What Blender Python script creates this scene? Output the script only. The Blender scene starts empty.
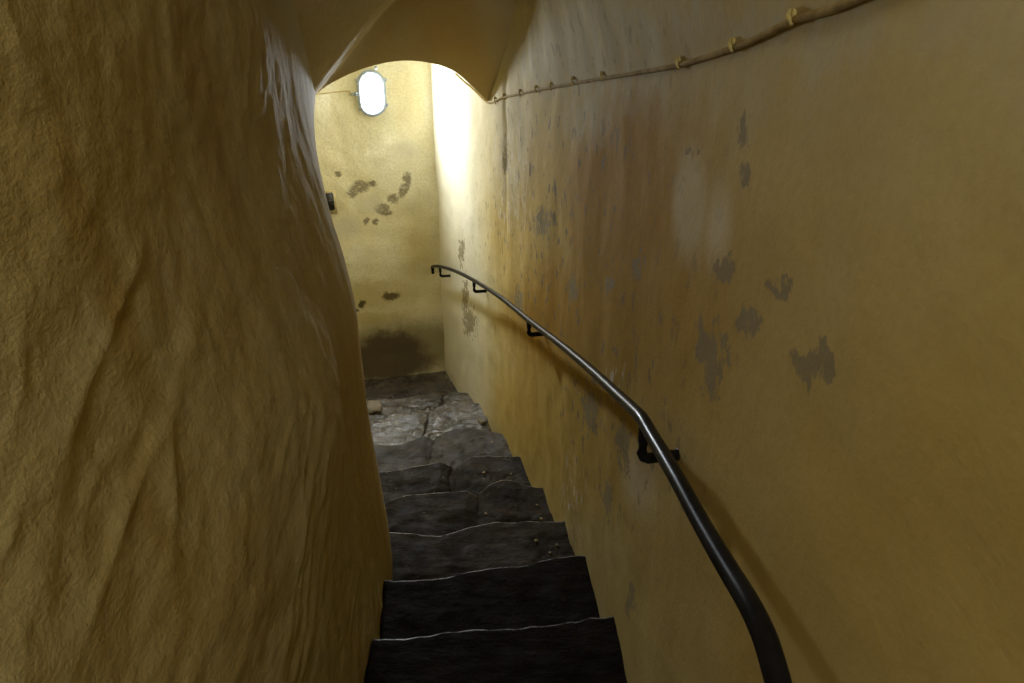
import bpy, bmesh, math, random
from mathutils import Vector, noise, Matrix

random.seed(7)
sc = bpy.context.scene
COL = sc.collection

# ---------------------------------------------------------------- camera model (metres, x right, y forward, z up, landing at z = 0)
EYE = 2.84
PITCH = math.radians(26.0)
FPX = 683.0
SN, CS = math.sin(PITCH), math.cos(PITCH)

def ray(px, py):
    a = (px - 512.0) / FPX
    b = (py - 341.5) / FPX
    return Vector((a, CS - b * SN, -(SN + b * CS)))
def at_y(px, py, y):
    d = ray(px, py); t = y / d.y
    return Vector((d.x * t, y, EYE + d.z * t))
def at_z(px, py, z):
    d = ray(px, py); t = (z - EYE) / d.z
    return Vector((d.x * t, d.y * t, z))

def spline(pts):
    """monotone-ish cubic through (u, v) points, linear beyond the ends"""
    n = len(pts); U = [p[0] for p in pts]; V = [p[1] for p in pts]
    D = [(V[i+1]-V[i])/(U[i+1]-U[i]) for i in range(n-1)]
    M = [D[0]] + [(D[i-1]+D[i])/2 for i in range(1, n-1)] + [D[-1]]
    def f(u):
        if u <= U[0]: return V[0] + M[0]*(u-U[0])
        if u >= U[-1]: return V[-1] + M[-1]*(u-U[-1])
        lo = 0
        while u > U[lo+1]: lo += 1
        h = U[lo+1]-U[lo]; t = (u-U[lo])/h
        t2, t3 = t*t, t*t*t
        return (2*t3-3*t2+1)*V[lo] + (t3-2*t2+t)*h*M[lo] + (-2*t3+3*t2)*V[lo+1] + (t3-t2)*h*M[lo+1]
    return f
def smooth(a, b, x):
    t = max(0.0, min(1.0, (x-a)/(b-a))); return t*t*(3-2*t)
def N(x, y, z=0.0): return noise.noise(Vector((x, y, z)))
def fbm(x, y, z=0.0, o=4):
    s, a = 0.0, 1.0
    for _ in range(o):
        s += a*noise.noise(Vector((x, y, z))); x *= 2.03; y *= 2.03; z += 3.1; a *= 0.5
    return s

# ---------------------------------------------------------------- object helpers
def link(o, parent=None):
    COL.objects.link(o)
    if parent: o.parent = parent
    return o
def mesh_obj(name, verts, faces, mat, parent=None, smooth_=True, uvs=None):
    me = bpy.data.meshes.new(name)
    me.from_pydata([tuple(v) for v in verts], [], faces)
    if uvs is not None:
        uv = me.uv_layers.new(name='UVMap')
        flat = [0.0]*(2*len(me.loops))
        for l in me.loops:
            flat[2*l.index], flat[2*l.index+1] = uvs[l.vertex_index]
        uv.data.foreach_set('uv', flat)
    me.materials.append(mat)
    if smooth_: me.polygons.foreach_set('use_smooth', [True]*len(me.polygons))
    me.update()
    return link(bpy.data.objects.new(name, me), parent)
def bm_obj(name, bm, mat, parent=None, smooth_=False):
    bmesh.ops.recalc_face_normals(bm, faces=bm.faces)
    me = bpy.data.meshes.new(name); bm.to_mesh(me); bm.free()
    me.materials.append(mat)
    if smooth_: me.polygons.foreach_set('use_smooth', [True]*len(me.polygons))
    return link(bpy.data.objects.new(name, me), parent)
def grid_faces(nu, nv, flip=False):
    F = []
    for i in range(nu-1):
        for j in range(nv-1):
            a, b, c, d = i*nv+j, (i+1)*nv+j, (i+1)*nv+j+1, i*nv+j+1
            F.append((a, d, c, b) if flip else (a, b, c, d))
    return F
def empty(name, loc):
    o = bpy.data.objects.new(name, None); o.location = loc
    o.empty_display_size = 0.05
    return link(o)
def tag(o, label, cat, group=None):
    o['label'] = label; o['category'] = cat
    if group: o['group'] = group
    return o
def structure(o): o['kind'] = 'structure'; return o
def tube(bm, pts, r, seg=16, cap=True, rfun=None):
    n = len(pts); rings = []
    up = Vector((0, 0, 1))
    for i, p in enumerate(pts):
        t = (pts[min(i+1, n-1)] - pts[max(i-1, 0)]).normalized()
        a = t.cross(up)
        if a.length < 1e-3: a = t.cross(Vector((0, 1, 0)))
        a.normalize(); b = a.cross(t).normalized()
        rr = rfun(i/(n-1)) if rfun else r
        rings.append([bm.verts.new(p + a*math.cos(k*2*math.pi/seg)*rr + b*math.sin(k*2*math.pi/seg)*rr) for k in range(seg)])
    for i in range(n-1):
        for k in range(seg):
            bm.faces.new((rings[i][k], rings[i][(k+1) % seg], rings[i+1][(k+1) % seg], rings[i+1][k]))
    if cap:
        bm.faces.new(rings[0]); bm.faces.new(list(reversed(rings[-1])))
def catmull(pts, sub=6):
    out = []
    n = len(pts)
    for i in range(n-1):
        p0, p1, p2, p3 = pts[max(i-1, 0)], pts[i], pts[i+1], pts[min(i+2, n-1)]
        for s in range(sub):
            t = s/sub
            out.append(0.5*((2*p1) + (p2-p0)*t + (2*p0-5*p1+4*p2-p3)*t*t + (3*p1-p0-3*p2+p3)*t**3))
    out.append(pts[-1].copy())
    return out

# ---------------------------------------------------------------- shader helper
class Sh:
    def __init__(self, name):
        self.m = bpy.data.materials.new(name); self.m.use_nodes = True
        self.t = self.m.node_tree; self.t.nodes.clear()
        self.out = self.t.nodes.new('ShaderNodeOutputMaterial')
        self.p = self.t.nodes.new('ShaderNodeBsdfPrincipled')
        self.t.links.new(self.p.outputs[0], self.out.inputs[0])
    def n(self, typ, **kw):
        nd = self.t.nodes.new(typ)
        for k, v in kw.items(): setattr(nd, k, v)
        return nd
    def l(self, a, b): self.t.links.new(a, b)
    def val(self, sock, v):
        if hasattr(v, 'is_linked') or isinstance(v, bpy.types.NodeSocket): self.l(v, sock)
        else: sock.default_value = v
    def math(self, op, a, b=0.0, clamp=False):
        nd = self.n('ShaderNodeMath', operation=op); nd.use_clamp = clamp
        self.val(nd.inputs[0], a); self.val(nd.inputs[1], b); return nd.outputs[0]
    def vmath(self, op, a, b=None, c=None):
        nd = self.n('ShaderNodeVectorMath', operation=op)
        self.val(nd.inputs[0], a)
        if b is not None: self.val(nd.inputs[1], b)
        if c is not None: self.val(nd.inputs[2], c)
        return nd.outputs['Value'] if op in ('LENGTH', 'DOT_PRODUCT', 'DISTANCE') else nd.outputs[0]
    def uv(self):
        return self.n('ShaderNodeUVMap', uv_map='UVMap').outputs[0]
    def obj(self):
        return self.n('ShaderNodeTexCoord').outputs['Object']
    def noise(self, vec, scale, detail=4.0, rough=0.55, out='Fac', dist=0.0):
        nd = self.n('ShaderNodeTexNoise'); self.l(vec, nd.inputs['Vector'])
        nd.inputs['Scale'].default_value = scale; nd.inputs['Detail'].default_value = detail
        nd.inputs['Roughness'].default_value = rough; nd.inputs['Distortion'].default_value = dist
        return nd.outputs['Fac'] if out == 'Fac' else nd.outputs['Color']
    def scale(self, vec, s):
        return self.vmath('MULTIPLY', vec, s)
    def ramp(self, v, lo, hi, a=0.0, b=1.0):
        nd = self.n('ShaderNodeMapRange', interpolation_type='SMOOTHSTEP')
        self.val(nd.inputs['Value'], v)
        nd.inputs['From Min'].default_value = lo; nd.inputs['From Max'].default_value = hi
        nd.inputs['To Min'].default_value = a; nd.inputs['To Max'].default_value = b
        return nd.outputs[0]
    def mix(self, fac, a, b):
        nd = self.n('ShaderNodeMix', data_type='RGBA')
        self.val(nd.inputs[0], fac)
        self.val(nd.inputs[6], a if isinstance(a, bpy.types.NodeSocket) else (*a, 1.0))
        self.val(nd.inputs[7], b if isinstance(b, bpy.types.NodeSocket) else (*b, 1.0))
        return nd.outputs[2]
    def blob(self, vec, c, r, soft=0.35, rot=0.0):
        """mask 1 inside the ellipse centred on c (u, v) with radii r, 0 outside"""
        v = self.vmath('SUBTRACT', vec, (c[0], c[1], 0.0))
        if rot:
            nd = self.n('ShaderNodeVectorRotate', rotation_type='Z_AXIS'); self.l(v, nd.inputs['Vector'])
            nd.inputs['Angle'].default_value = -rot; v = nd.outputs[0]
        v = self.vmath('MULTIPLY', v, (1.0/r[0], 1.0/r[1], 0.0))
        d = self.vmath('LENGTH', v)
        return self.ramp(d, 1.0-soft, 1.0+soft, 1.0, 0.0)
    def blob_axes(self, vec, c, e1, e2, soft=0.3, rag=None):
        """as blob, for a leaning ellipse with half-axes e1 and e2"""
        det = e1[0]*e2[1]-e1[1]*e2[0]
        v = self.vmath('SUBTRACT', vec, (c[0], c[1], 0.0))
        a = self.vmath('DOT_PRODUCT', v, (e2[1]/det, -e2[0]/det, 0.0))
        b = self.vmath('DOT_PRODUCT', v, (-e1[1]/det, e1[0]/det, 0.0))
        cb = self.n('ShaderNodeCombineXYZ'); self.l(a, cb.inputs[0]); self.l(b, cb.inputs[1])
        d = self.vmath('LENGTH', cb.outputs[0])
        if rag: d = self.math('ADD', d, rag)
        return self.ramp(d, 1.0-soft, 1.0+soft, 1.0, 0.0)
    def maxall(self, ms):
        r = ms[0]
        for m in ms[1:]: r = self.math('MAXIMUM', r, m)
        return r
    def bump(self, h, dist, strength=1.0, prev=None):
        nd = self.n('ShaderNodeBump'); self.l(h, nd.inputs['Height'])
        nd.inputs['Distance'].default_value = dist; nd.inputs['Strength'].default_value = strength
        if prev: self.l(prev, nd.inputs['Normal'])
        return nd.outputs[0]
    def finish(self, color, rough=0.8, normal=None, spec=0.3, metal=0.0):
        self.val(self.p.inputs['Base Color'], color if isinstance(color, bpy.types.NodeSocket) else (*color, 1.0))
        self.val(self.p.inputs['Roughness'], rough)
        self.val(self.p.inputs['Specular IOR Level'], spec)
        self.p.inputs['Metallic'].default_value = metal
        if normal: self.l(normal, self.p.inputs['Normal'])
        return self.m

# ================================================================ the stairwell plan
RISE_H = [1.595, 1.771, 1.947, 2.123, 2.288, 2.442, 2.585, 2.695]       # depth of each tread below the eye
TZ = [EYE - h for h in RISE_H]
TOP_Z = EYE - 1.42                                                       # the floor the viewer stands on

# right wall: foot of the wall seen on each tread
foot = [(620, 683, TZ[0]), (597, 600, TZ[1]), (580, 548, TZ[2]), (556, 518, TZ[3]), (530, 482, TZ[4]),
        (506, 452, TZ[5]), (484, 418, TZ[6]), (468, 393, TZ[7]), (447, 372, 0.0)]
fp = [at_z(*f) for f in foot]
fp = sorted((p.y, p.x) for p in fp)
# even the measured points out with a quadratic fit
def quadfit(P):
    S = [[sum(p[0]**(i+j) for p in P) for j in range(3)] for i in range(3)]
    T = [sum(p[1]*p[0]**i for p in P) for i in range(3)]
    A = Matrix(S); return A.inverted() @ Vector(T)
qa = quadfit(fp)
def xr_plan(y):
    if y < 0.9: 
        s = qa[1] + 2*qa[2]*0.9
        return qa[0]+qa[1]*0.9+qa[2]*0.81 + s*(y-0.9)*0.9
    return qa[0]+qa[1]*y+qa[2]*y*y

def cable_z(y): return EYE - 0.02 - 0.13*(y-0.8)
def right_x(y, z):
    x = xr_plan(y)
    h = z - cable_z(y)
    if h > 0:
        k = smooth(3.4, 2.2, y)
        x -= k*(0.25*h + 0.10*h*h)
    d = 0.012*fbm(y*2.2, z*1.6, 4.2, 3) + 0.0025*fbm(y*5, z*8, 9.1, 3)
    flaky = smooth(1.6, 2.4, y)*smooth(4.4, 3.3, y)
    d += flaky*0.0018*fbm(y*6, z*9, 2.7, 3)
    # raised seam of old plaster beside the arch
    s = y - (3.56 + 0.04*N(z*4, 3.3)); 
    d += 0.010*math.exp(-(s/0.03)**2)*smooth(EYE-1.5, EYE-0.5, z)
    return x + d
def hit_right(px, py, off=0.0, full=True):
    d = ray(px, py); t = 0.2; p = None
    f = (lambda y, z: right_x(y, z)) if full else (lambda y, z: xr_plan(y))
    while t < 9:
        p = d*t
        if p.x > f(p.y, EYE+p.z) - off: break
        t += 0.02
    lo, hi = t-0.02, t
    for _ in range(18):
        m = (lo+hi)/2; p = d*m
        if p.x > f(p.y, EYE+p.z) - off: hi = m
        else: lo = m
    return Vector((p.x, p.y, EYE+p.z))

# left wall: plan at the foot and at eye level, as x over y
xl_foot = spline([(-2.5, -0.50), (0.0, -0.44), (0.7, -0.395), (1.22, -0.365), (1.36, -0.365), (1.6, -0.41), (1.9, -0.452), (2.05, -0.474), (2.14, -0.497), (2.22, -0.530), (2.4, -0.605), (2.7, -0.735), (3.5, -1.06)])
xl_eye = spline([(-2.5, -0.58), (0.0, -0.53), (0.7, -0.51), (1.3, -0.525), (1.6, -0.548), (1.8, -0.580), (2.0, -0.615), (2.3, -0.666), (2.7, -0.752), (3.1, -0.845), (3.5, -0.943)])
def left_disp(y, z):
    e = z - EYE
    d = 0.024*fbm(y*1.3, z*1.0, 1.7, 2)*smooth(2.2, 1.5, y)
    near = smooth(2.2, 1.5, y)
    wx, wz = y + 0.03*N(y*3, z*3, 5.0), z + 0.03*N(y*3, z*3, 8.0)
    # creases trowelled up and away, low on the near part of the wall
    c, s_ = math.cos(0.55), math.sin(0.55)
    a = c*wx + s_*wz; b = -s_*wx + c*wz
    w1 = smooth(1.4, 0.9, y)*smooth(-0.05, -0.4, e)
    if w1 > 0:
        g = smooth(-0.1, 0.35, N(y*2.0, z*2.0, 12.0))
        r2 = 1.0 - abs(noise.noise(Vector((a*2.6+4, b*9, 6.6))))*3.0
        d += w1*(0.0030*fbm(a*3.2, b*10, 2.2, 3) + 0.0065*max(0.0, r2)**2*g)
    # upright trowel strokes further on
    w2 = smooth(0.9, 1.5, y)
    d += w2*0.0015*fbm(y*11, z*1.6, 7.7, 4)*smooth(-0.1, 0.3, N(y*2.1, z*2.1, 17.0)+0.2)
    d += near*(0.0068*fbm(wx*4.5, wz*4.0, 31.0, 3) + 0.0030*fbm(y*17, z*17, 0.4, 4))
    r3 = 1.0 - abs(noise.noise(Vector((a*5+9, b*17, 16.6))))*3.2
    d += near*0.0032*max(0.0, r3)**2*smooth(0.05, 0.4, N(y*3.1, z*3.1, 42.0))
    d += (1-near)*0.0018*fbm(y*16, z*9, 4.4, 4)*smooth(-1.4, -0.5, e)
    return d
def left_x(y, z):
    e = z - EYE
    t = smooth(-0.95, -0.2, e)
    x = (xl_foot(y) - 0.035*smooth(-1.95, -1.2, e))*(1-t) + xl_eye(y)*t
    h = e + 0.42
    if h > 0: x += smooth(2.3, 3.3, y)*(0.08*h + 0.24*h*h)
    return x + left_disp(y, z)

# ================================================================ materials
OCHRE, OCHRE_D, OCHRE_L = (0.55, 0.452, 0.205), (0.49, 0.365, 0.125), (0.57, 0.50, 0.28)
RUST = (0.37, 0.205, 0.022)
GREY = (0.30, 0.26, 0.19)

def plaster(name, extra=None, bump=1.0, pal=None, asp=(1.0, 0.55), spec=0.06):
    s = Sh(name); v = s.uv()
    o1, o2, o3 = pal or (OCHRE, OCHRE_D, OCHRE_L)
    big = s.noise(s.scale(v, (asp[0], asp[1]*1.1, 1.0)), 1.9, 4, 0.6)
    mid = s.noise(s.scale(v, (asp[0], asp[1], 1.0)), 7.0, 5, 0.6)
    fine = s.noise(v, 60.0, 4, 0.6)
    c = s.mix(s.ramp(big, 0.38, 0.68), o1, o2)
    c = s.mix(s.ramp(mid, 0.52, 0.74, 0, 0.65), c, o3)
    c = s.mix(s.ramp(mid, 0.46, 0.25, 0, 0.6), c, o2)
    c = s.mix(s.ramp(fine, 0.35, 0.7, 0.0, 0.22), c, (0.34, 0.25, 0.10))
    if extra: c = extra(s, v, c)
    nrm = s.bump(s.noise(v, 28.0, 5, 0.6), 0.006*bump, 0.8)
    nrm = s.bump(s.noise(v, 130.0, 3, 0.6), 0.0022*bump, 0.8, nrm)
    return s.finish(c, 0.9, nrm, spec)

def px_blob_right(s, v, px, py, rx, ry, soft=0.3, rot=0.0, rag=None):
    c = hit_right(px, py, full=False)
    a, b = hit_right(px-rx, py, full=False), hit_right(px+rx, py, full=False)
    t, u = hit_right(px, py-ry, full=False), hit_right(px, py+ry, full=False)
    return s.blob_axes(v, (c.y, c.z), ((b.y-a.y)/2, (b.z-a.z)/2), ((t.y-u.y)/2, (t.z-u.z)/2), soft, rag)

def right_extra(s, v, c):
    warp = s.noise(v, 9.0, 5, 0.65, 'Color')
    w = s.vmath('SUBTRACT', warp, (0.5, 0.5, 0.5))
    wv = s.vmath('MULTIPLY_ADD', w, (0.14, 0.20, 0), v)
    fw = s.vmath('MULTIPLY_ADD', s.vmath('SUBTRACT', s.noise(v, 45.0, 6, 0.7, 'Color'), (0.5, 0.5, 0.5)), (0.030, 0.034, 0), v)
    streak = s.noise(s.scale(v, (1.0, 0.35, 1.0)), 12.0, 5, 0.65)
    mid = s.maxall([px_blob_right(s, wv, 570, 240, 105, 150, 0.5), px_blob_right(s, wv, 560, 400, 90, 90, 0.6)])
    c = s.mix(s.math('MULTIPLY', mid, 0.75), c, (0.47, 0.315, 0.065))
    # rusty damp zone
    rust = s.maxall([px_blob_right(s, wv, 612, 215, 56, 110, 0.45), px_blob_right(s, wv, 570, 320, 80, 60, 0.6), px_blob_right(s, wv, 640, 140, 26, 55, 0.5)])
    c = s.mix(s.math('MULTIPLY', rust, s.ramp(streak, 0.30, 0.6, 0.65, 1.0)), c, RUST)
    # lower zone: fading light painted in as a deeper wall colour
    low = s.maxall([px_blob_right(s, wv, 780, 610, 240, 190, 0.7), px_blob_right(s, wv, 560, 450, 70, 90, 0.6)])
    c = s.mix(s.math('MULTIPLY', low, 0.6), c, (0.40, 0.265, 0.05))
    # bare greyish plaster along the cable and by the arch
    gz = s.maxall([px_blob_right(s, wv, 560, 60, 110, 38, 0.6), px_blob_right(s, wv, 508, 140, 20, 70, 0.7), px_blob_right(s, wv, 700, 30, 140, 26, 0.7), px_blob_right(s, wv, 585, 120, 24, 26, 0.6)])
    c = s.mix(s.math('MULTIPLY', gz, s.ramp(streak, 0.35, 0.6, 0.3, 0.75)), c, (0.47, 0.42, 0.29))
    # paler end by the landing: the lamp's glare put into the colour
    sx = s.n('ShaderNodeSeparateXYZ'); s.l(wv, sx.inputs[0])
    c = s.mix(s.ramp(sx.outputs[0], 3.7, 4.5, 0.0, 0.85), c, (0.66, 0.62, 0.47))
    # pale wiped patch
    pale = s.maxall([px_blob_right(s, fw, 690, 205, 15, 52, 0.5), px_blob_right(s, fw, 716, 225, 12, 36, 0.8), px_blob_right(s, fw, 640, 480, 14, 30, 0.8)])
    c = s.mix(s.math('MULTIPLY', pale, 0.55), c, (0.66, 0.60, 0.45))
    # flakes where the paint has come off down to grey render
    fl = [(726, 270, 9, 12), (785, 287, 8, 12), (767, 285, 5, 6), (742, 140, 5, 20), (746, 172, 6, 16), (712, 345, 14, 24),
          (712, 375, 9, 18), (817, 365, 22, 19), (748, 322, 13, 14), (690, 150, 5, 4), (625, 445, 6, 26), (608, 500, 5, 18), (590, 410, 8, 24),
          (543, 222, 9, 14), (572, 290, 6, 12), (640, 265, 5, 14), (612, 285, 5, 10), (520, 300, 4, 12),
          (470, 322, 6, 14), (462, 252, 2.5, 12), (466, 300, 3, 18), (505, 160, 3, 14), (632, 600, 4, 14)]
    rag = s.math('MULTIPLY', s.math('SUBTRACT', s.noise(s.scale(v, (1.0, 0.8, 1.0)), 26.0, 6, 0.62), 0.44), 4.2)
    strong = s.maxall([px_blob_right(s, fw, f[0], f[1], f[2]*1.25, f[3]*1.25, soft=0.12, rag=rag) for f in fl])
    c = s.mix(s.math('MULTIPLY', strong, s.ramp(s.noise(v, 30.0, 5, 0.7), 0.36, 0.46, 0.25, 0.9)), c, (0.265, 0.22, 0.125))
    # scattered flaking in the damp zone
    spec = s.noise(s.scale(v, (0.8, 0.5, 1.0)), 24.0, 5, 0.65)
    zone = s.maxall([px_blob_right(s, wv, 545, 230, 75, 150, 0.6), px_blob_right(s, wv, 600, 400, 60, 110, 0.6)])
    c = s.mix(s.math('MULTIPLY', zone, s.ramp(spec, 0.585, 0.62, 0, 0.9)), c, (0.20, 0.165, 0.10))
    # chalky white scuffs
    sp2 = s.noise(s.scale(v, (1.0, 0.3, 1.0)), 34.0, 4, 0.7)
    zw = s.maxall([px_blob_right(s, wv, 572, 500, 12, 40, 0.6), px_blob_right(s, wv, 620, 385, 10, 20, 0.6), px_blob_right(s, wv, 512, 190, 18, 60, 0.6)])
    c = s.mix(s.math('MULTIPLY', zw, s.ramp(sp2, 0.54, 0.62, 0, 0.85)), c, (0.62, 0.58, 0.48))
    return c

def left_extra(s, v, c):
    streak = s.noise(s.scale(v, (1.0, 0.12, 1.0)), 11.0, 5, 0.6)
    c = s.mix(s.ramp(streak, 0.5, 0.75, 0, 0.25), c, (0.44, 0.30, 0.08))
    # grubby streaks, dark and vertical
    wv = s.vmath('MULTIPLY_ADD', s.vmath('SUBTRACT', s.noise(v, 7.0, 4, 0.6, 'Color'), (0.5, 0.5, 0.5)), (0.12, 0.2, 0), v)
    st = s.maxall([s.blob(wv, (0.78, EYE-0.30), (0.03, 0.16), 0.7), s.blob(wv, (0.70, EYE-0.62), (0.03, 0.14), 0.7), s.blob(wv, (1.25, EYE-0.15), (0.08, 0.35), 0.8)])
    c = s.mix(s.math('MULTIPLY', st, 0.5), c, (0.33, 0.20, 0.04))
    # pale grey around the arch: the lamp's grazing light put into the colour
    gz = s.blob(wv, (2.9, EYE-0.05), (0.95, 0.62), 0.5)
    c = s.mix(s.math('MULTIPLY', gz, s.ramp(streak, 0.3, 0.6, 0.5, 0.95)), c, (0.50, 0.46, 0.38))
    return c

FAR0 = (-0.582, 5.216, 0.232)
def far_y(x): return FAR0[1] + FAR0[2]*(x-FAR0[0])
def hit_far(px, py):
    d = ray(px, py)      # y = F1 + k (x - F0)
    t = (FAR0[1]-FAR0[2]*FAR0[0])/(d.y-FAR0[2]*d.x)
    return Vector((d.x*t, d.y*t, EYE+d.z*t))
def far_extra(s, v, c):
    w = s.vmath('SUBTRACT', s.noise(v, 24.0, 6, 0.75, 'Color'), (0.5, 0.5, 0.5))
    fw = s.vmath('MULTIPLY_ADD', w, (0.085, 0.085, 0), v)
    w2 = s.vmath('SUBTRACT', s.noise(v, 8.0, 5, 0.7, 'Color'), (0.5, 0.5, 0.5))
    bw = s.vmath('MULTIPLY_ADD', w2, (0.22, 0.22, 0), v)
    def b(px, py, rx, ry, soft=0.3, rot=0.0, vec=None):
        p = hit_far(px, py); a = hit_far(px+rx, py); u = hit_far(px, py-ry)
        return s.blob(vec or fw, (p.x, p.z), (abs(a.x-p.x), abs(u.z-p.z)), soft, rot)
    grey = s.maxall([b(360, 187, 9, 6), b(352, 193, 5, 5), b(407, 178, 4.5, 6), b(404, 190, 4.5, 8, rot=-0.5), b(393, 199, 6, 5), b(382, 209, 7, 6), b(386, 213, 6, 3), b(366, 221, 3, 3), b(375, 222, 3, 2.5), b(338, 174, 3, 3), b(372, 184, 5, 2.5)])
    c = s.mix(s.math('MULTIPLY', grey, s.ramp(s.noise(v, 30.0, 5, 0.7), 0.34, 0.5, 0.2, 0.9)), c, (0.22, 0.19, 0.125))
    pale = s.maxall([b(346, 228, 16, 12, 0.6), b(370, 205, 12, 9, 0.7), b(405, 150, 14, 9, 0.7)])
    c = s.mix(s.math('MULTIPLY', pale, 0.55), c, (0.55, 0.52, 0.42))
    yel = s.maxall([b(372, 295, 60, 14, 0.7, vec=bw), b(365, 318, 40, 8, 0.6, vec=bw), b(420, 250, 20, 40, 0.8, vec=bw)])
    c = s.mix(s.math('MULTIPLY', yel, 0.55), c, (0.42, 0.31, 0.06))
    holes = s.maxall([b(391, 296, 9, 4), b(362, 304, 5, 3, rot=0.6), b(355, 311, 4, 2)])
    c = s.mix(s.math('MULTIPLY', holes, 0.9), c, (0.10, 0.075, 0.03))
    rim = s.maxall([b(400, 348, 75, 27, 0.35, vec=bw)])
    c = s.mix(s.math('MULTIPLY', rim, 0.8), c, (0.28, 0.24, 0.12))
    dirt = s.maxall([b(390, 352, 34, 20, 0.3, vec=bw), b(360, 362, 22, 18, 0.35, vec=bw), b(396, 366, 36, 16, 0.35, vec=bw), b(372, 372, 40, 10, 0.35, vec=bw)])
    c = s.mix(s.math('MULTIPLY', dirt, 0.95), c, (0.135, 0.102, 0.070))
    chips = s.ramp(s.noise(v, 45.0, 2, 0.5), 0.70, 0.73, 0, 0.7)
    c = s.mix(s.math('MULTIPLY', dirt, chips), c, (0.40, 0.34, 0.22))
    return c

M_left = plaster('plaster_left', extra=left_extra, bump=1.0, spec=0.1, pal=((0.52, 0.44, 0.22), (0.47, 0.36, 0.145), (0.55, 0.48, 0.29)))
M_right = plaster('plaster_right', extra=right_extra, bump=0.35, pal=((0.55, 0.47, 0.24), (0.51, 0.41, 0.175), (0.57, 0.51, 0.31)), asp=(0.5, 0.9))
M_far = plaster('plaster_far', extra=far_extra, bump=0.8, pal=((0.77, 0.74, 0.56), (0.73, 0.67, 0.45), (0.78, 0.76, 0.63)))
def ceil_extra(s, v, c):
    w = s.vmath('SUBTRACT', s.noise(v, 8.0, 4, 0.6, 'Color'), (0.5, 0.5, 0.5))
    wv = s.vmath('MULTIPLY_ADD', w, (0.10, 0.10, 0), v)
    g = s.maxall([s.blob(wv, (-0.80, 3.20), (0.22, 0.30), 0.4), s.blob(wv, (-0.06, 3.5), (0.10, 0.30), 0.5)])
    c = s.mix(s.math('MULTIPLY', g, 0.6), c, (0.52, 0.47, 0.33))
    o = s.maxall([s.blob(wv, (-0.22, 3.65), (0.20, 0.22), 0.6)])
    c = s.mix(s.math('MULTIPLY', o, 0.5), c, (0.50, 0.35, 0.11))
    return c
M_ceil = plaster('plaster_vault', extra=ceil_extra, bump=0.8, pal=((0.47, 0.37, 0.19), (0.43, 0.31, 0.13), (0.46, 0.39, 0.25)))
M_plain = plaster('plaster_plain', bump=0.8, pal=((0.70, 0.65, 0.46), (0.66, 0.58, 0.36), (0.72, 0.68, 0.52)))

M_side = plaster('plaster_side_lit', bump=0.9, pal=((0.60, 0.53, 0.33), (0.55, 0.46, 0.25), (0.62, 0.57, 0.42)))  # paler twin of the vault plaster, bounced light put into its colour

def stone_mat(name, base, dark, pale, rg=(0.6, 0.85), sp=0.12):
    s = Sh(name); v = s.obj()
    lay = s.noise(s.scale(v, (2.2, 9.0, 16.0)), 4.0, 5, 0.65, dist=0.4)
    big = s.noise(v, 4.0, 5, 0.6)
    fine = s.noise(v, 70.0, 4, 0.65)
    c = s.mix(s.ramp(big, 0.35, 0.65), base, dark)
    c = s.mix(s.ramp(lay, 0.5, 0.72, 0, 0.55), c, dark)
    c = s.mix(s.ramp(s.noise(v, 22.0, 4, 0.7), 0.60, 0.75, 0, 0.35), c, pale)
    nrm = s.bump(lay, 0.007 if sp < 0.2 else 0.014, 0.7)
    nrm = s.bump(s.noise(v, 18.0, 5, 0.6), 0.012, 0.6, nrm)
    nrm = s.bump(fine, 0.0035, 0.8, nrm)
    # nosings are rubbed smooth by feet; the paler tone paints in their glint
    sep = s.n('ShaderNodeSeparateXYZ'); s.l(s.uv(), sep.inputs[0])
    nose = s.math('MULTIPLY', s.ramp(sep.outputs[1], 0.965, 1.0), s.ramp(s.noise(v, 17.0, 4, 0.7), 0.35, 0.55))
    c = s.mix(s.math('MULTIPLY', nose, 0.85), c, pale)
    r = s.ramp(s.noise(v, 11.0, 4, 0.6), 0.3, 0.7, *rg)
    r = s.math('SUBTRACT', r, s.math('MULTIPLY', nose, 0.38))
    return s.finish(c, r, nrm, s.math('ADD', sp, s.math('MULTIPLY', nose, 0.6)))
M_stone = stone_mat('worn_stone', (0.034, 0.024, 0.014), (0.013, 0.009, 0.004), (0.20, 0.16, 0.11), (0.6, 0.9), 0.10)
M_stone_mid = stone_mat('worn_stone_dim', (0.038, 0.028, 0.017), (0.014, 0.010, 0.005), (0.42, 0.37, 0.29), (0.55, 0.85), 0.12)
M_stone_grey = stone_mat('worn_stone_half_lit', (0.066, 0.053, 0.038), (0.024, 0.018, 0.011), (0.42, 0.37, 0.29), (0.42, 0.75), 0.24)
M_stone_low = stone_mat('worn_stone_lit', (0.095, 0.080, 0.062), (0.035, 0.027, 0.018), (0.34, 0.29, 0.21), (0.12, 0.42), 1.0)
M_stone_top = stone_mat('worn_stone_shaded', (0.011, 0.0075, 0.004), (0.006, 0.004, 0.002), (0.05, 0.035, 0.02), (0.7, 0.9), 0.05)

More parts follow.
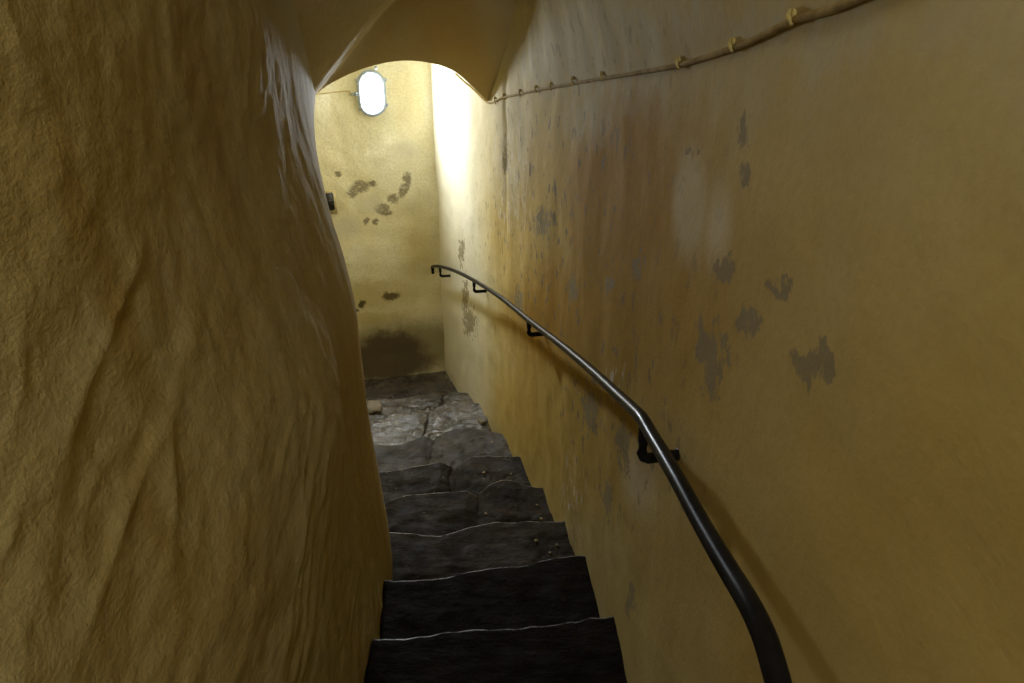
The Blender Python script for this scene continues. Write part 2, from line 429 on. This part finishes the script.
s = Sh('rail_iron'); v = s.obj()
M_iron = s.finish(s.mix(s.ramp(s.noise(v, 14, 4), 0.4, 0.65), (0.008, 0.0075, 0.009), (0.016, 0.015, 0.016)), 0.30, None, 0.08)
s = Sh('painted_cable'); v = s.obj()
M_cable = s.finish(s.mix(s.ramp(s.noise(v, 22, 4), 0.4, 0.65), (0.36, 0.265, 0.10), (0.25, 0.17, 0.055)), 0.95, s.bump(s.noise(v, 120, 3), 0.002, 0.6), 0.05)
s = Sh('clip_paint'); v = s.obj()
M_clip = s.finish(s.mix(s.ramp(s.noise(v, 40, 3), 0.4, 0.6), (0.62, 0.53, 0.24), (0.52, 0.42, 0.15)), 0.9, None, 0.1)
s = Sh('lamp_grey_plastic'); v = s.obj()
M_house = s.finish(s.mix(s.ramp(s.noise(v, 30, 3), 0.4, 0.6), (0.36, 0.42, 0.52), (0.31, 0.37, 0.47)), 0.4)
s = Sh('dark_fitting'); v = s.obj()
M_dark = s.finish(s.mix(s.ramp(s.noise(v, 30, 3), 0.4, 0.6), (0.02, 0.017, 0.012), (0.03, 0.025, 0.018)), 0.5)
s = Sh('pale_wire'); v = s.obj()
M_wire = s.finish(s.mix(s.ramp(s.noise(v, 30, 3), 0.4, 0.6), (0.55, 0.45, 0.22), (0.45, 0.36, 0.16)), 0.6)
s = Sh('chip_plaster'); v = s.obj()
M_chip = s.finish(s.mix(s.ramp(s.noise(v, 60, 3), 0.4, 0.6), (0.36, 0.29, 0.15), (0.22, 0.17, 0.08)), 0.9)
s = Sh('lamp_lens')
em = s.n('ShaderNodeEmission'); em.inputs['Color'].default_value = (0.86, 0.93, 1.0, 1); em.inputs['Strength'].default_value = 570.0
s.l(em.outputs[0], s.out.inputs[0]); M_lens = s.m

# ================================================================ wall_left
def arange(a, b, st):
    n = max(1, int(round(abs(b-a)/st))); return [a+(b-a)*i/n for i in range(n)]
ys = arange(-2.5, 0.15, 0.06) + arange(0.15, 1.3, 0.0065) + arange(1.3, 2.3, 0.010) + arange(2.3, 3.46, 0.010) + [3.46]
zs = arange(-0.02, 1.0, 0.018) + arange(1.0, EYE+0.15, 0.0075) + arange(EYE+0.15, EYE+1.6, 0.05) + [EYE+1.6]
verts, uvs = [], []
for y in ys:
    for z in zs:
        verts.append((left_x(y, z), y, z)); uvs.append((y, z))
# round the arch jamb and run on into the landing
cols = len(ys)
for k, (dx, dy) in enumerate([(-0.008, 0.022), (-0.022, 0.042), (-0.045, 0.055), (-0.09, 0.06), (-0.3, 0.06), (-0.7, 0.06), (-1.4, 0.06)]):
    for z in zs:
        bx = left_x(3.46, z); verts.append((bx+dx, 3.46+dy, z)); uvs.append((3.46+dy-dx, z))
    cols += 1
wall_left = structure(mesh_obj('wall_left', verts, grid_faces(cols, len(zs), flip=False), M_left, uvs=uvs))

# ================================================================ wall_right
ys = arange(-2.5, 0.2, 0.06) + arange(0.2, 1.4, 0.010) + arange(1.4, 5.1, 0.014) + arange(5.1, 5.7, 0.05) + [5.7]
zs = arange(-0.02, 0.6, 0.02) + arange(0.6, EYE+0.1, 0.012) + arange(EYE+0.1, EYE+1.6, 0.05) + [EYE+1.6]
verts, uvs = [], []
for y in ys:
    for z in zs:
        verts.append((right_x(y, z), y, z)); uvs.append((y, z))
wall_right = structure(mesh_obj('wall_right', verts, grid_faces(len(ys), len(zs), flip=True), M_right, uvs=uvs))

# ================================================================ wall_far
xs = arange(-2.5, -0.40, 0.02) + [-0.40]
zs = arange(-0.02, EYE+0.7, 0.02) + [EYE+0.7]
verts, uvs = [], []
for x in xs:
    for z in zs:
        d = 0.02*fbm(x*1.8, z*1.6, 3.0, 3) + 0.005*fbm(x*9, z*9, 1.0, 3)
        # plaster worn back near the floor
        d -= 0.025*smooth(0.45, 0.15, z + 0.1*N(x*5, 2.2))
        # rounded corner into the right wall
        c = x - (-0.62); r = max(0.0, c)
        verts.append((x, far_y(x) - d - 1.2*max(0, r)**2*4*0 , z)); uvs.append((x, z))
wall_far = structure(mesh_obj('wall_far', verts, grid_faces(len(xs), len(zs)), M_far, uvs=uvs))

def quad_wall(name, a, b, z0, z1, mat):
    n = 24; verts, uvs = [], []
    L = (Vector(b)-Vector(a)).length
    for i in range(n+1):
        for j in range(n+1):
            x = a[0]+(b[0]-a[0])*i/n; y = a[1]+(b[1]-a[1])*i/n; z = z0+(z1-z0)*j/n
            d = 0.015*fbm(L*i/n*1.5, z*1.5, 6, 2)
            verts.append((x+d, y+d, z)); uvs.append((L*i/n, z))
    return structure(mesh_obj(name, verts, grid_faces(n+1, n+1), mat, uvs=uvs))
quad_wall('wall_landing', (-2.3, 3.4), (-2.3, 5.2), 0, EYE+0.7, M_plain)
quad_wall('wall_back', (-0.9, -2.5), (1.2, -2.5), TOP_Z, EYE+1.6, M_plain)

# ================================================================ ceiling (raking vault ending in the arch)
arch_px = [(319, 91.5), (330, 84), (343, 77), (357, 71), (372, 66), (390, 62), (407, 60.6), (430, 63), (445, 67), (457, 73), (474, 88), (487, 101)]
def AYF(x): return 3.5 + 0.5*(x+0.94)         # the arch stands square to the passage, which turns left
def at_arch(px, py):
    d = ray(px, py); t = (3.5+0.47)/(d.y-0.5*d.x)
    return Vector((d.x*t, d.y*t, EYE+d.z*t))
arch = [at_arch(px, py) for px, py in arch_px]
archz = spline([(p.x, p.z) for p in arch])
XA0, XA1 = arch[0].x, arch[-1].x
def ceil_z(x, y, zone=False):
    d = AYF(x) - y
    wl = XA0 + (0.20*d if d > 0 else 0)
    wr = XA1 + 0.27*d
    t = max(0.0, min(1.0, (x-wl)/(wr-wl)))
    B = archz(XA0 + t*(XA1-XA0)) + 0.70*d
    A = EYE + 0.035 + 0.98*(x+0.513) + 0.12*(y-3.35) + 0.8*max(0.0, 2.95-y)**2
    k = 0.012                                   # a soft groin
    h = max(k-abs(A-B), 0.0)/k
    z = min(A, B) - h*h*k*0.25
    if z > EYE+1.3: z = EYE+1.3 + 0.2*(1-math.exp(-(z-EYE-1.3)/0.2))
    if d > 0.001: z += (0.010*fbm(x*4, y*4, 2.0, 3)+0.003*fbm(x*16, y*16, 5.0, 2))*smooth(0, 0.12, d)
    return (z, A < B) if zone else z
xs = arange(-1.25, -0.98, 0.03) + arange(-0.98, 0.15, 0.009) + arange(0.15, 0.9, 0.03)
ds = arange(6.2, 1.4, 0.1) + arange(1.4, 0.0, 0.010) + [0.0]
verts, uvs = [], []
for d in ds:
    for x in xs:
        y = AYF(x)-d
        verts.append((x, y, ceil_z(x, y))); uvs.append((x, y))
ceil_faces = grid_faces(len(ds), len(xs))
ceil_zone = [ceil_z(sum(verts[i][0] for i in f)/4, sum(verts[i][1] for i in f)/4, True)[1] for f in ceil_faces]
ceiling = structure(mesh_obj('ceiling', verts, ceil_faces, M_ceil, uvs=uvs))
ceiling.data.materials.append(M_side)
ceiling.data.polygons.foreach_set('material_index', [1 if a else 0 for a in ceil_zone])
# the other face of the arch, towards the landing
verts, uvs = [], []
for x in arange(-1.25, 0.4, 0.012):
    AY = AYF(x); zb = ceil_z(x, AY)
    for (yy, zz) in ((AY, zb), (AY+0.012, zb+0.006), (AY+0.03, zb+0.03), (AY+0.035, EYE+0.7)):
        verts.append((x, yy, zz)); uvs.append((x, zz))
structure(mesh_obj('wall_arch', verts, grid_faces(len(verts)//4, 4), M_plain, uvs=uvs))
verts, uvs = [], []
for i in range(30):
    for j in range(30):
        x = -2.4+2.9*i/29; y = 3.5+2.0*j/29
        verts.append((x, y, EYE+0.5+0.02*fbm(x*2, y*2, 0, 2))); uvs.append((x, y))
structure(mesh_obj('ceiling_landing', verts, grid_faces(30, 30, flip=True), M_plain, uvs=uvs))

# ================================================================ floors
def rough_floor(name, x0, x1, y0, y1, z, mat, amp, st):
    xs = arange(x0, x1, st)+[x1]; yy = arange(y0, y1, st)+[y1]
    verts = []
    for x in xs:
        for y in yy: verts.append((x, y, z+amp*fbm(x*4, y*5, 3, 4)))
    uv = [(p[0], 0.0) for p in verts]
    return structure(mesh_obj(name, verts, grid_faces(len(xs), len(yy)), mat, uvs=uv))
rough_floor('floor', -2.4, -0.2, 3.2, 5.4, -0.004, M_stone_low, 0.008, 0.02)
rough_floor('floor_top', -0.7, 0.8, -2.5, 1.0, TOP_Z, M_stone_top, 0.004, 0.04)

# ================================================================ stone steps
lines = [
    [[(360, 641), (375, 638), (406, 636), (450, 629), (476, 626), (513, 625), (552, 621), (596, 615), (612, 614), (650, 610)]],
    [[(360, 581), (381, 579), (420, 578), (446, 575), (473, 568), (496, 565), (536, 560), (569, 554), (586, 555), (610, 556)]],
    [[(360, 533), (386, 531), (400, 530), (436, 534), (450, 531), (469, 525), (493, 520), (506, 520), (539, 519), (557, 520), (580, 520)]],
    [[(350, 507), (381, 502), (406, 493), (440, 491), (476, 489)], [(482, 487), (496, 481), (509, 479), (535, 486), (555, 488)]],
    [[(350, 472), (377, 470), (398, 467), (426, 463), (449, 460)], [(459, 461), (472, 455), (482, 453), (512, 454), (530, 455)]],
    [[(350, 444), (371, 443), (395, 443), (416, 438), (421, 436), (432, 435)], [(436, 434), (449, 430), (460, 428), (479, 427), (488, 430), (505, 433)]],
    [[(345, 418), (383, 417), (393, 412), (414, 413), (425, 412)], [(431, 409), (440, 404), (449, 401), (481, 401), (495, 402)]],
    [[(345, 399), (381, 397), (402, 397), (414, 395), (441, 392)], [(445, 392), (455, 391), (469, 392), (485, 393)]],
]
labels = [
    'wide near-black stone step, the nearest one across the bottom of the stairs in view',
    'dark stone step with a long straight nosing, second from the viewer',
    'dark worn stone step whose single nosing dips at the left, third from the viewer',
    'worn stone step split into two blocks, just below the step with the dipping nosing',
    'split dark stone step half-way down the flight, fifth from the viewer',
    'chipped stone step with a notched gap between blocks, third up from the landing',
    'pale worn stone step with a stepped joint, second up from the landing',
    'lowest stone step, its tread shining in the lamp light above the landing',
]
# nosing depth as y(x) per stone
nosings = []
for k, stones in enumerate(lines):
    row = []
    for st in stones:
        P = [at_z(px, py, TZ[k]) for px, py in st]
        row.append(([(p.x, p.y) for p in P], spline([(p.x, p.y) for p in P])))
    nosings.append(row)
def make_stone(name, k, x0, x1, f, back_y, mat, parent, gapL, gapR, zoff=0.0):
    nx = max(10, int((x1-x0)/0.011)); z = TZ[k] + zoff
    zb = (TZ[k+1] if k+1 < len(TZ) else 0.0) - 0.018
    prof = []      # (fraction from back to nose, drop, overhang)
    nd = 38
    for j in range(nd): prof.append((j/(nd-1), None))
    verts = []; rows = 0
    R = 0.012
    for i in range(nx+1):
        x = x0+(x1-x0)*i/nx
        edge = 0.0
        if gapL: edge = max(edge, smooth(0.05, 0.0, x-x0))
        if gapR: edge = max(edge, smooth(0.05, 0.0, x1-x))
        yn = f(x) + 0.006*fbm(x*14, k*3.7, 1, 3) - 0.02*edge
        yb = back_y(x)
        wl = smooth(0.05, 0.0, x-x0) if gapL else 0.0
        wr = smooth(0.05, 0.0, x1-x) if gapR else 0.0
        col = []
        for j in range(nd):
            t = j/(nd-1); y = yb + (yn-R-yb)*t
            wear = -0.010*smooth(0.2, 1.0, t)*(1-abs(2*(x-x0)/(x1-x0)-1))
            lay = (0.004, 0.005, 0.009, 0.012, 0.015, 0.018, 0.02, 0.02)[k]
            q = fbm(x*5.2, y*6.5, k*4.1+2, 4)
            lay *= smooth(-0.05, 0.06, q) + smooth(0.32, 0.40, q) - 1.0
            n = lay*(1-0.8*smooth(0.75, 1.0, t)) + (0.007 if k < 3 else 0.013)*fbm(x*7, y*9, k*2.3, 4) + 0.0045*fbm(x*6, y*40, k*1.1, 3)
            xo = (wr - wl)*0.014 + (wl+wr)*0.022*fbm(y*9, k*3.0+wl, 4, 2)
            col.append((x + xo, y, z + wear + n*smooth(0, 0.1, t)*(1.0-0.6*t) - 0.02*edge))
        zt = col[-1][2]; xs_ = x; x = col[-1][0]
        for a in (18, 38, 58, 78, 95):
            a = math.radians(a)
            rr = R*(1+0.4*N(x*25, k*5.5))
            col.append((x, yn-R + R*math.sin(a), zt - rr*(1-math.cos(a))))
        for q in (0.25, 0.5, 0.75, 1.0):
            zz = zt-R + (zb-(zt-R))*q
            col.append((x, yn - 0.014*q + 0.006*fbm(x*9, zz*9, k, 3) - 0.005, zz))
        col.append((x, yb, zb))
        verts += col; rows = len(col)
    F = grid_faces(nx+1, rows, flip=False)
    for i in range(nx):     # close the underside and back
        a, b = i*rows, (i+1)*rows
        F.append((a+rows-1, b+rows-1, b, a))
    F.append(tuple(range(rows))); F.append(tuple(nx*rows + r for r in reversed(range(rows))))
    vs = [0.965*r/(nd-1) if r < nd else 1.0 if r < nd+4 else max(0.0, 0.9-(r-nd-4)*0.25) for r in range(rows)]
    o = mesh_obj(name, verts, F, mat, parent, uvs=[(i*0.011, vs[r]) for i in range(nx+1) for r in range(rows)])
    return o
GR = 'stone steps going down to the landing'
for k, row in enumerate(nosings):
    mat = M_stone_top if k < 2 else (M_stone if k < 4 else (M_stone_mid if k < 5 else (M_stone_grey if k < 6 else M_stone_low)))  # near treads darkened, low ones paled: lamp falloff put into the stone colours
    ymid = row[0][1]((row[0][0][1][0]+row[0][0][-1][0])/2)
    xl = xl_foot(min(ymid, 3.45)) - 0.02 if ymid < 3.6 else -1.45
    if k == 0: back = lambda x: 0.99
    else:
        pr = nosings[k-1]
        def back(x, pr=pr):
            r = pr[0] if (len(pr) == 1 or x < pr[1][0][0][0]) else pr[1]
            return r[1](x) - 0.026
    xrr = xr_plan(ymid) + 0.05
    if len(row) == 1:
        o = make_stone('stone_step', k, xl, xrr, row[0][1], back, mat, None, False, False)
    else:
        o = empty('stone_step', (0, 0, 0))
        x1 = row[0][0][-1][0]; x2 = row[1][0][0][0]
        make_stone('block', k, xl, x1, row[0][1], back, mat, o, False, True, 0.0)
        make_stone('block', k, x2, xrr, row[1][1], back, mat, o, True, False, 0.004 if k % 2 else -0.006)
        # rough bedding mortar seen in the joint
        bm = bmesh.new()
        ya = back((x1+x2)/2); yb2 = min(row[0][1](x1), row[1][1](x2)) - 0.03
        w = x2-x1
        n = 14
        tops = []
        for i in range(n+1):
            y = ya+(yb2-ya)*i/n
            tops.append([bm.verts.new((x1-0.004, y, TZ[k]-0.035+0.01*N(y*20, 1, k))), bm.verts.new((x2+0.004, y, TZ[k]-0.04+0.01*N(y*20, 5, k)))])
        for i in range(n): bm.faces.new((tops[i][0], tops[i][1], tops[i+1][1], tops[i+1][0]))
        zb = (TZ[k+1] if k+1 < len(TZ) else 0.0)-0.03
        l0 = bm.verts.new((x1-0.004, yb2, zb)); l1 = bm.verts.new((x2+0.004, yb2, zb))
        bm.faces.new((tops[-1][0], tops[-1][1], l1, l0))
        bm_obj('joint_mortar', bm, M_stone, o, True)
    tag(o, labels[k], 'step', GR)

# ================================================================ plaster chips lying on the treads by the right wall
def chip(px, py, k, r):
    r *= 0.75
    p = at_z(px, py, TZ[k]); bm = bmesh.new()
    bmesh.ops.create_icosphere(bm, subdivisions=2, radius=r)
    sd = random.random()*50
    for v in bm.verts:
        n = 1+0.45*N(v.co.x/r*1.1+sd, v.co.y/r*1.1, v.co.z/r*1.1)
        v.co = Vector((v.co.x*n*1.2, v.co.y*n, v.co.z*n*0.55))
    o = bm_obj('plaster_chip', bm, M_chip, None, False)
    o.location = (p.x, p.y, TZ[k]+r*0.40); o.rotation_euler = (0, 0, random.random()*6)
    return o
chips = [(536, 541, 2, .010), (484, 473, 4, .011), (541, 519, 3, .009), (548, 527, 3, .006), (537, 505, 3, .006), (557, 545, 2, .007), (511, 474, 4, .006), (550, 553, 2, .006), (404, 497, 3, .006), (486, 514, 3, .009), (481, 437, 5, .008), (492, 442, 5, .007), (372, 404, 6, .014), (376, 408, 6, .010)]
for c in chips[:-2]:
    tag(chip(*c), 'small pale chip of fallen plaster on the dark stone stairs', 'plaster chip', 'fallen plaster chips on the stairs')

# two broken stones left lying at the left end of the lowest steps
def rubble(px, py, z, sx, sy, sz, rot, label):
    p = at_z(px, py, z); bm = bmesh.new()
    bmesh.ops.create_cube(bm, size=1)
    bmesh.ops.subdivide_edges(bm, edges=list(bm.edges), cuts=5, use_grid_fill=True)
    for v in bm.verts:
        q = v.co.copy(); n = 1 + 0.28*fbm(q.x*2+px, q.y*2, q.z*2, 3)
        q = q*0.72 + q.normalized()*0.16
        v.co = Vector((q.x*sx*n, q.y*sy*n, q.z*sz*n))
    o = bm_obj('broken_stone', bm, M_rubble)
    o.location = (p.x, p.y, z + sz*0.42); o.rotation_euler = (0.05, 0.08, rot)
    tag(o, label, 'stone', 'broken stones at the foot of the stairs')
M_rubble = stone_mat('broken_stone', (0.22, 0.185, 0.135), (0.13, 0.105, 0.07), (0.34, 0.29, 0.21), (0.5, 0.8), 0.3)
rubble(375, 410, TZ[6], 0.10, 0.13, 0.045, 0.12, 'pale squarish broken stone against the left wall near the bottom of the stairs')
rubble(482, 423, TZ[6], 0.045, 0.05, 0.025, 0.8, 'small broken stone against the right wall near the bottom of the stairs')

# ================================================================ handrail
rp = [(432, 276), (431.5, 270), (433, 266), (440, 266.5), (455, 271), (475, 281), (500, 297), (530, 321), (560, 344), (590, 369), (618, 395), (636, 412), (643, 420), (651, 434), (664, 456), (680, 484), (700, 521), (725, 564), (748, 602), (763, 633), (772, 660), (780, 690), (787, 720), (792, 760)]
OFF = 0.075
def lerp_hit(px, py):
    # rail keeps its distance from the smooth line of the wall
    return hit_right(px, py, OFF, full=False)
pts = [lerp_hit(*p) for p in rp[2:]]
tip = pts[0].copy()
hook = [tip + Vector((-0.004, 0.006, -0.065)), tip + Vector((-0.004, 0.006, -0.03)), tip + Vector((-0.003, 0.005, -0.008))]
pts = hook + pts[1:]
rail_empty = empty('handrail', (pts[12].x, pts[12].y, pts[12].z))
def local(o, par):
    o.parent = par; o.matrix_parent_inverse = Matrix.Translation(-par.location); return o
bm = bmesh.new(); tube(bm, catmull(pts, 8), 0.0125, 20)
local(bm_obj('rail_bar', bm, M_iron, None, True), rail_empty)
def bracket(px, py, drop):
    top = lerp_hit(px, py)
    wallx = right_x(top.y, top.z-drop)
    bm = bmesh.new()
    low = top + Vector((0, 0, -drop)); w = Vector((wallx+0.012, low.y+0.012, low.z))
    cr = 0.012
    path = [top + Vector((0, 0, -0.008)), top + Vector((0, 0, -drop*0.5)), low + Vector((0, 0, cr)), low + Vector((cr*0.3, 0, cr*0.3)), low + Vector((cr, 0, 0)), (low+w)/2, w]
    tube(bm, path, 0.0105, 12)
    # wall rose
    d = Vector((1, 0.0, 0))
    tube(bm, [w - d*0.016, w - d*0.010], 0.012, 16)
    o = bm_obj('bracket', bm, M_iron, None, True)
    return local(o, rail_empty)
for b in [(440, 267, 0.075), (474, 280.5, 0.075), (529, 320, 0.07), (645, 424, 0.075), (800, 800, 0.07)][:4]:
    bracket(*b)
tag(rail_empty, 'long curving black iron handrail bracketed to the right plaster wall above the stairs', 'handrail')

# ================================================================ cable along the top of the right wall
cp = [(455, 73.5), (462, 80), (475, 91), (483, 99), (489, 103), (496, 101), (504, 97.5), (530, 92), (560, 86), (600, 79), (640, 72.5), (680, 65), (720, 53), (750, 42), (780, 27), (800, 18.5), (830, 10), (860, -2), (900, -20), (950, -44)]
cp2 = [(v.x, v.y) for v in catmull([Vector((a, b, 0)) for a, b in cp], 8)]
cpts = [hit_right(px, py, 0.0042) for px, py in cp2]
cpts = [(cpts[max(i-1, 0)]+cpts[i]*2+cpts[min(i+1, len(cpts)-1)])/4 for i in range(len(cpts))]
cab = empty('cable', tuple(cpts[80]))
bm = bmesh.new(); tube(bm, cpts, 0.0048, 10)
local(bm_obj('sheath', bm, M_cable, None, True), cab)
for (px, py) in [(495, 98), (504, 94.5), (520, 90.5), (536, 86.5), (551, 83.5), (573, 78), (602, 73.5), (679, 60), (733, 42), (793, 14)]:
    p = hit_right(px, py, 0.002); q = hit_right(px+1, py+5, 0.006)
    bm = bmesh.new()
    bmesh.ops.create_icosphere(bm, subdivisions=2, radius=0.0065)
    for v in bm.verts: v.co = Vector((v.co.x*0.5, v.co.y*1.2, v.co.z*0.9)) + p
    tube(bm, [p + Vector((-0.003, 0, 0.004)), (p+q)/2 + Vector((-0.006, 0, 0)), q + Vector((-0.001, 0, -0.006))], 0.003, 8)
    local(bm_obj('clip', bm, M_clip, None, True), cab)
tag(cab, 'thin painted-over cable clipped along the top of the right plaster wall', 'cable')

# ================================================================ bulkhead lamp on the far wall
lc = hit_far(371.5, 93)
ang = math.atan(FAR0[2])
lamp = empty('bulkhead_lamp', tuple(lc)); lamp.rotation_euler = (0, math.radians(1.5), ang)
HH, WW = 0.157, 0.101
def stadium(w, h, n=14):
    r = w; s_ = h - r; P = []
    for i in range(n+1):
        a = math.pi*i/n; P.append((r*math.cos(a), s_ + r*math.sin(a)))
    for i in range(n+1):
        a = math.pi + math.pi*i/n; P.append((r*math.cos(a), -s_ + r*math.sin(a)))
    return P
def loft(name, secs, mat, cap0, cap1):
    bm = bmesh.new(); rings = []
    for (w, h, y) in secs: rings.append([bm.verts.new((x, y, z)) for x, z in stadium(w, h)])
    n = len(rings[0])
    for a, b in zip(rings, rings[1:]):
        for i in range(n): bm.faces.new((a[i], a[(i+1) % n], b[(i+1) % n], b[i]))
    if cap0: bm.faces.new(rings[0])
    if cap1: bm.faces.new(list(reversed(rings[-1])))
    return bm_obj(name, bm, mat, lamp, True)
loft('housing', [(WW-0.004, HH-0.004, 0.02), (WW, HH, -0.010), (WW, HH, -0.034), (WW-0.004, HH-0.004, -0.042), (WW-0.028, HH-0.027, -0.046), (WW-0.036, HH-0.035, -0.040)], M_house, True, False)
loft('lens', [(WW-0.0365, HH-0.0355, -0.040), (WW-0.038, HH-0.037, -0.047), (WW-0.046, HH-0.045, -0.053), (WW-0.065, HH-0.070, -0.057)], M_lens, False, True)
bm = bmesh.new()
tube(bm, [Vector((-WW+0.004, -0.012, -0.006)), Vector((-WW-0.02, -0.012, -0.006))], 0.012, 12)
tube(bm, [Vector((-WW-0.019, -0.012, -0.006)), Vector((-WW-0.045, -0.012, -0.008))], 0.0085, 12)
bm_obj('cable_gland', bm, M_house, lamp, True)
for (x, z) in ((-0.098, 0.085), (0.040, 0.168), (0.102, -0.075), (-0.088, -0.105), (0.1, 0.09)):
    bm = bmesh.new(); bmesh.ops.create_cube(bm, size=1)
    for v in bm.verts: v.co = Vector((v.co.x*0.018+x, v.co.y*0.018-0.03, v.co.z*0.024+z))
    bmesh.ops.bevel(bm, geom=list(bm.edges), offset=0.003, segments=2, affect='EDGES')
    bm_obj('lens_clip', bm, M_house, lamp, True)
tag(lamp, 'glowing oval bulkhead lamp with a grey rim high on the far wall', 'lamp')

# wire running left from the lamp
a = lc + Vector((-WW-0.045, -0.055, -0.010))
wp = [a]
for (px, py) in [(350, 91), (340, 91.5), (330, 92.5), (318, 94), (300, 96), (280, 98)]:
    p = hit_far(px, py); wp.append(p + Vector((0, -0.012, 0)))
bm = bmesh.new(); tube(bm, catmull(wp, 5), 0.004, 8)
tag(bm_obj('lamp_wire', bm, M_wire, None, True), 'thin pale wire running left across the far wall from the lamp', 'wire')

# dark fitting on the far wall, half hidden by the left wall
bp = hit_far(330, 201)
box = empty('switch_box', tuple(bp)); box.rotation_euler = (0, 0, ang)
def rbox(name, sx, sy, sz, loc, mat, bev, par):
    bm = bmesh.new(); bmesh.ops.create_cube(bm, size=1)
    for v in bm.verts: v.co = Vector((v.co.x*sx+loc[0], v.co.y*sy+loc[1], v.co.z*sz+loc[2]))
    bmesh.ops.bevel(bm, geom=list(bm.edges), offset=bev, segments=3, affect='EDGES')
    return bm_obj(name, bm, mat, par, True)
rbox('back_plate', 0.09, 0.02, 0.17, (0, -0.006, -0.01), M_wire, 0.003, box)
rbox('case', 0.06, 0.05, 0.125, (0, -0.035, 0.005), M_dark, 0.006, box)
rbox('toggle', 0.014, 0.02, 0.022, (0, -0.066, 0.01), M_dark, 0.003, box)
tag(box, 'small black wall fitting on the far wall peeking past the left wall edge', 'wall fitting')

# ================================================================ light
w = bpy.data.worlds.new('dark'); sc.world = w; w.use_nodes = True
w.node_tree.nodes['Background'].inputs[0].default_value = (0.0, 0.0, 0.0, 1)
def lamp_light(name, loc, power, radius, color):
    d = bpy.data.lights.new(name, 'POINT'); d.energy = power; d.shadow_soft_size = radius; d.color = color
    o = bpy.data.objects.new(name, d); o.location = loc; COL.objects.link(o); return o
lamp_light('stair_lamp', (-0.16, -0.7, EYE+0.88), 29.0, 0.18, (0.93, 0.98, 1.0))

# ================================================================ camera
cd = bpy.data.cameras.new('camera'); cam = bpy.data.objects.new('camera', cd); COL.objects.link(cam)
cam.location = (0, 0, EYE); cam.rotation_euler = (math.pi/2 - PITCH, 0, 0)
cd.sensor_width = 36.0; cd.lens = 36.0*FPX/1024.0; cd.clip_start = 0.01
sc.camera = cam
sc.view_settings.view_transform = 'Standard'; sc.view_settings.look = 'None'
sc.view_settings.exposure = 0.0; sc.view_settings.gamma = 1.0; sc.view_settings.use_curve_mapping = False
sc.cycles.max_bounces = 12; sc.cycles.diffuse_bounces = 8; sc.cycles.glossy_bounces = 4
